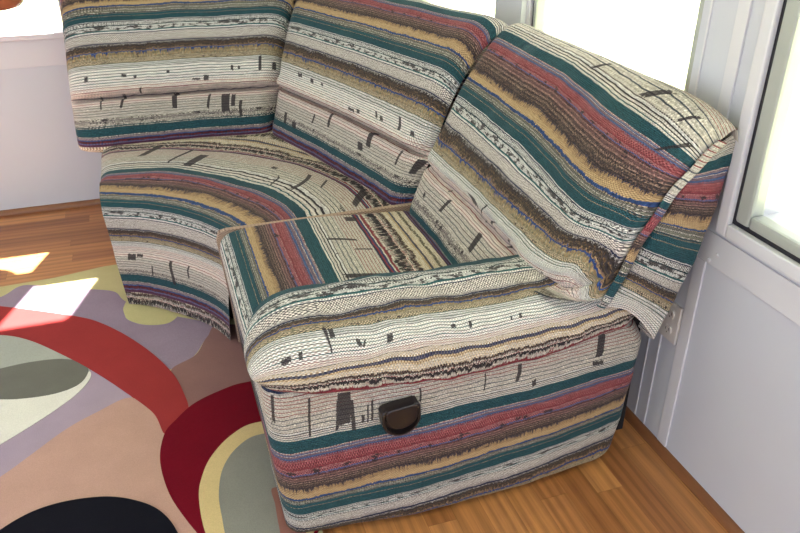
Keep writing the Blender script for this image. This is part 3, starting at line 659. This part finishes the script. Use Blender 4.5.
# --- inner side panel toward the wedge, chassis with dark gap fill, feet
FB = fabric('weave_inner_panel', [])
def tan_cloth():
    T = NT('tan_backing_cloth'); tc = T.n('ShaderNodeTexCoord').outputs['Object']
    sp = T.n('ShaderNodeSeparateXYZ'); T.put(sp.inputs[0], tc)
    r = T.math('SINE', T.math('MULTIPLY', sp.outputs[2], 900)); x = T.math('SINE', T.math('MULTIPLY', sp.outputs[0], 500))
    f = T.math('ADD', T.math('MULTIPLY', T.math('MULTIPLY', r, x), .5), .5)
    T.bsdf(T.mixc(f, lin((120, 92, 80)), lin((196, 172, 150))), .9, r, .4, .001)
    return T.m
M_tan = tan_cloth()
bm = bmesh.new()
ol = [(.172, .022), (.162, .20), (.146, .37), (.140, .44), (.150, .472), (.175, .478), (1.10, .478), (1.10, .022)]
A_ = [bm.verts.new((x, 2.370, z)) for x, z in ol]; B_ = [bm.verts.new((x, 2.390, z)) for x, z in ol]
bm.faces.new(A_); bm.faces.new(B_[::-1])
for i in range(len(ol)): bm.faces.new((A_[i], B_[i], B_[(i+1) % len(ol)], A_[(i+1) % len(ol)]))
from_bm('side_panel', bm, M_tan, rec)['label'] = 'plain tan ribbed side panel'
boxes('chassis', [(.20, 1.10, 1.47, 2.34, .024, .43), (1.05, 1.14, 1.48, 2.34, .06, .60), (1.10, 1.192, 1.462, 2.34, .08, .53)], M_dark, rec)  # last box paints in the shaded gap between arm, shell and wall
for x, y, z in ((.22, 1.50, .0180), (.22, 2.30, .0180), (1.05, 1.50, .0004), (1.05, 2.30, .0004)):
    bm = bmesh.new(); q = bmesh.ops.create_cone(bm, cap_ends=True, segments=16, radius1=.016, radius2=.022, depth=.03)
    for v in q['verts']: v.co.x += x; v.co.y += y; v.co.z += z+.015
    from_bm('foot', bm, M_plastic2, rec)

def f_recrear(s, t):
    x = 1.115+.06*sm((t-.3)/.7)+.004*wob(s*5, t*6); y = 1.50+s*(2.34-1.50)
    return np.stack([x, y, .05+t*.50], -1)
grid('rear_panel', f_recrear, .88, VM['shell'], fabric('weave_rear_panel', []), rec, ds=.02, nt=60, solid=.006)

# --- release handle
def dshape(w, h, n=14, rc=.012):
    pts = [(-w, h*.30), (-w*.9, h*.40), (-w*.75, h*.44), (w*.75, h*.48), (w*.9, h*.45), (w, h*.34)]
    for i in range(n+1):
        a = -pi*i/n; pts.append((w*math.cos(a)*1.0, -h*.02+h*.62*math.sin(a)))
    return pts
def handle():
    bm = bmesh.new(); cx, cz, ry = .465, .380, 1.384
    o = dshape(.050, .082)
    ca, sa = math.cos(math.radians(3)), math.sin(math.radians(3))
    def ring(pts, y, k=1.0, dz=0): return [bm.verts.new((cx+(x*ca-z*sa)*k, y, cz+(x*sa+z*ca)*k+dz)) for x, z in pts]
    r0 = ring(o, ry+.02); r1 = ring(o, ry-.008, 1.0); r2 = ring(o, ry-.011, .95); r3 = ring(o, ry-.011, .86); r4 = ring(o, ry+.004, .84)
    for a, b in ((r0, r1), (r1, r2), (r2, r3), (r3, r4)):
        for i in range(len(a)): bm.faces.new((a[i], a[(i+1) % len(a)], b[(i+1) % len(b)], b[i]))
    bm.faces.new(r4)
    h = from_bm('release_handle', bm, M_plastic, rec); h['label'] = 'dark brown plastic D-shaped release handle'
    bm = bmesh.new()
    p = dshape(.042, .062)
    a = ring(p, ry+.002, 1.0, .011); b = ring(p, ry-.013, .96, .011); c = ring(p, ry-.015, .86, .011)
    for q, r in ((a, b), (b, c)):
        for i in range(len(q)): bm.faces.new((q[i], q[(i+1) % len(q)], r[(i+1) % len(r)], r[i]))
    bm.faces.new(c)
    from_bm('paddle', bm, M_plastic, h)
handle()

# ------------------------------------------------------------------ corner wedge
PX, PY = -.25, 2.40
def pol(r, ph): return PX+r*np.cos(ph), PY+r*np.sin(ph)
def rj(ph): return np.interp(np.degrees(ph), [0, 10, 22, 31, 42, 50, 53, 56, 63, 74, 85, 90], [1.075, 1.047, 1.048, 1.078, 1.136, 1.225, 1.255, 1.235, 1.177, 1.124, 1.099, 1.095])
def rsm(ph): return 1.05+.03*np.sin(2*ph)
def rf(ph): c = ph/(pi/2); return (.40*(1-c)+.40*c)*(1-.13*np.sin(2*ph))
WS, WSL = smooth_poly([(-.005, .022, 0, 0), (.0, .10, 0, 0), (.006, .19, 0, 0), (.012, .225, 0, 0), (.034, .245, 0, 0), (.042, .30, 0, 0), (.045, .38, 0, 0), (.055, .43, 0, 0), (.085, .458, 0, 0), (.15, .468, .08, 0), (0, .468, .45, 0), (0, .465, .8, 0), (0, .460, .95, 0), (0, .455, 1.0, .2), (.05, .45, 1.0, 1.0)])
def f_wseat(s, t):
    ph = np.clip(s, 0, 1)*pi/2*.999+.0005; p = ev(WS, t)
    k = p[..., 2]; a, b = rf(ph)+p[..., 0], rsm(ph)
    r = (a*(1-k)+b*k)*(1-p[..., 3])+(rj(ph)+.05)*p[..., 3]
    x, y = pol(r, ph); z = p[..., 1]
    eL = 1-np.clip((1-s)/.05, 0, 1)
    z = z-.02*eL**2*sm((t-.2)/.2)+.008*wob(s*3.3, t*4)*sm(t/.4)-.006
    y = y; x = x+.012*eL**2+.035*np.clip(s-.6, 0, .4)/.4*np.clip(1-p[..., 1]/.4, 0, 1)
    return np.stack([x, y, z], -1)
grid('seat_cushion', f_wseat, 1.15, VM['wseat'], fabric('weave_wedge_seat', MK['wseat']), wed, nt=150)
def wedge_back(name, A, B, mkey, sh0, sh1, bulge, top0=0.0):
    """cushion leaning back from the base line A-B; sh0 / sh1: how its ends slide sideways with the lean"""
    prof, L = smooth_poly([(.02, .40), (-.03, .44), (-.035, .49), (-.015, .55), (.015, .605), (.033, .633), (.030, .655), (.042, .70), (.062, .76), (.112, .855), (.175, .95), (.235, 1.02), (.30, 1.065), (.35, 1.065), (.385, 1.02), (.39, .94)])
    edge, L2 = smooth_poly([(.06, .40), (.03, .44), (.03, .49), (.05, .55), (.075, .605), (.092, .633), (.10, .655), (.112, .70), (.13, .76), (.17, .85), (.22, .93), (.27, .99), (.32, 1.03), (.355, 1.03), (.38, 1.0), (.39, .94)])
    A = np.array(A); B = np.array(B); d = B-A; Ln = np.linalg.norm(d); d = d/Ln; n = np.array([d[1], -d[0]])
    def fn(s, t):
        d0 = np.clip(s*Ln/.08, 0, 1); d1 = np.clip((1-s)*Ln/.08, 0, 1)
        w = np.sqrt(np.clip(1-(1-d0)**2.3, 0, 1))*np.sqrt(np.clip(1-(1-d1)**2.3, 0, 1))
        c, e = ev(prof, t), ev(edge, t)
        p = e+(c-e)*w[..., None]
        dd = -.055*gz(t, .296, .010)*w+.026*gz(t, .325, .022)*w+.006*gz(t, .26, .03)*w + .008*wob(s*5+top0*3, t*3)*w + .007*np.sin(s*24+2.5*np.sin(t*4))*sm((t-.5)/.3)*w
        off = p[..., 0]-dd*.9; z = p[..., 1]+dd*.45+top0*(1-s)*t
        o2 = np.maximum(off, 0)
        q = s*Ln+(1-s)*sh0*o2+s*sh1*o2
        bl = bulge*gz(s, 1, .09)*(1.0-.1*sm((t-.3)/.3))*sm(t/.06)
        q = q+bl
        bow = .02*np.sin(pi*s)
        x = A[0]+d[0]*q+n[0]*(off+bow); y = A[1]+d[1]*q+n[1]*(off+bow)
        return np.stack([x, np.maximum(y, 2.392), z], -1)
    return grid(name, fn, Ln*1.05, VM[mkey], fabric('weave_'+mkey, MK[mkey]), wed, nt=130, tx=(.26, .36))
wedge_back('back_cushion', (.828, 2.392), (.525, 3.43), 'wbr', -.29, .68, 0.0, .035)
wedge_back('back_cushion', (.525, 3.43), (-.25, 3.475), 'wbl', -.68, 0.0, .085)
# side closures, rear shell
def side_poly(name, prof2d, loc, mat):
    bm = bmesh.new(); vs = [bm.verts.new(loc(a, b)) for a, b in prof2d]; bm.faces.new(vs); bm.normal_update()
    r = bmesh.ops.extrude_face_region(bm, geom=bm.faces[:])
    return bm
# a solid inner body under the cushions
bm = bmesh.new()
N = 24
rings = []
for (zz, kf, kb) in ((.024, .03, .30), (.40, .06, .30), (.42, .10, .30)):
    ring = []
    for i in range(N+1):
        ph = pi/2*i/N; ring.append((rf(ph)+kf, ph, zz))
    for i in range(N, -1, -1):
        ph = pi/2*i/N; ring.append((np.interp(math.degrees(ph), [0, 25, 45, 52, 65, 90], [1.50, 1.58, 1.80, 1.80, 1.58, 1.475])-.08, ph, zz))
    rings.append([bm.verts.new((PX+.065+r*math.cos(ph)*.95, PY+.01+r*math.sin(ph)*.99, z)) for r, ph, z in ring])
for a, b in zip(rings, rings[1:]):
    for i in range(len(a)): bm.faces.new((a[i], a[(i+1) % len(a)], b[(i+1) % len(b)], b[i]))
for j in range(N):
    bm.faces.new((rings[-1][j], rings[-1][j+1], rings[-1][2*N-j], rings[-1][2*N+1-j]))
from_bm('chassis', bm, M_dark, wed)
for x, y, z in ((-.17, 2.88, .0180), (.13, 2.56, .0180), (1.10, 2.48, .0004), (-.15, 3.70, .0004), (.95, 3.45, .0004)):
    bm = bmesh.new(); q = bmesh.ops.create_cone(bm, cap_ends=True, segments=16, radius1=.016, radius2=.022, depth=.03)
    for v in q['verts']: v.co.x += x; v.co.y += y; v.co.z += z+.015
    from_bm('foot', bm, M_plastic2, wed)
def f_wrear(s, t):
    ph = s*pi/2; r = np.interp(np.degrees(ph), [0, 25, 45, 52, 65, 90], [1.50, 1.58, 1.80, 1.80, 1.58, 1.475])-.06*(1-t); x, y = pol(r, ph)
    return np.stack([x, y, .03+t*.95], -1)
grid('rear_panel', f_wrear, 2.2, [(0, 0.0), (1, 900)], fabric('weave_wedge_rear', []), wed, ds=.03, nt=30)
# end panel on the open left side (follows the seat and back profile)
def end_panel():
    seat = [(rf(pi/2)+.0, .02), (rf(pi/2)+.04, .25), (rf(pi/2)+.045, .40), (rf(pi/2)+.09, .44), (rj(pi/2), .44)]
    back = [(rj(pi/2)+.09, .62), (rj(pi/2)+.18, .85), (rj(pi/2)+.33, 1.03), (rj(pi/2)+.40, .98), (rj(pi/2)+.36, .02)]
    bm = bmesh.new()
    uvl = bm.loops.layers.uv.new('UVMap')
    A = [bm.verts.new((PX+.02+.035*max(0, 1-z/.4), PY+r+.01, z)) for r, z in seat+back]; B = [bm.verts.new((PX+.05, PY+r+.01, z)) for r, z in seat+back]
    bm.faces.new(A); bm.faces.new(B[::-1])
    for i in range(len(A)): bm.faces.new((A[i], B[i], B[(i+1) % len(A)], A[(i+1) % len(A)]))
    for f in bm.faces:
        for l in f.loops: l[uvl].uv = (l.vert.co.y, l.vert.co.z+.42)
    return from_bm('end_panel', bm, fabric('weave_wedge_end', []), wed)
end_panel()

# ------------------------------------------------------------------ light, sky, camera
w = bpy.data.worlds.new('sky'); bpy.context.scene.world = w; w.use_nodes = True
nt = w.node_tree; bg = nt.nodes['Background']
tc = nt.nodes.new('ShaderNodeTexCoord'); sp = nt.nodes.new('ShaderNodeVectorMath'); sp.operation = 'DOT_PRODUCT'
nt.links.new(tc.outputs['Generated'], sp.inputs[0]); sp.inputs[1].default_value = (.55, .72, .42)
rp = nt.nodes.new('ShaderNodeValToRGB'); nt.links.new(sp.outputs['Value'], rp.inputs[0])
rp.color_ramp.elements[0].position = 0.0; rp.color_ramp.elements[0].color = SKY0
rp.color_ramp.elements[1].position = 1.0; rp.color_ramp.elements[1].color = SKY1
nt.links.new(rp.outputs[0], bg.inputs[0]); bg.inputs[1].default_value = SKYS
sun = bpy.data.lights.new('sun', 'SUN'); sun.energy = SUNE; sun.angle = math.radians(.8); sun.color = (1, .95, .86)
so = bpy.data.objects.new('sun', sun); C.objects.link(so)
from mathutils import Vector, Matrix
el = math.radians(60); dv = Vector((-.33*math.cos(el), -.944*math.cos(el), -math.sin(el)))
so.rotation_euler = dv.to_track_quat('-Z', 'Y').to_euler(); so.location = (2, 6, 6)

cam = bpy.data.cameras.new('camera'); co = bpy.data.objects.new('camera', cam); C.objects.link(co)
cam.sensor_width = 36; cam.lens = 760/800*36; cam.clip_start = .05; cam.clip_end = 100
R_ = math.radians(18.5); th = math.radians(28.7)
# forward: camera-yaw +18.5 degrees from +Y toward +X
fw = Vector((math.sin(R_)*math.cos(th), math.cos(R_)*math.cos(th), -math.sin(th)))
co.location = (0, 0, 1.6); co.rotation_euler = fw.to_track_quat('-Z', 'Y').to_euler()
bpy.context.scene.camera = co
vs = bpy.context.scene.view_settings; vs.view_transform = 'Standard'; vs.look = 'None'; vs.exposure = 0; vs.gamma = 1; vs.use_curve_mapping = False
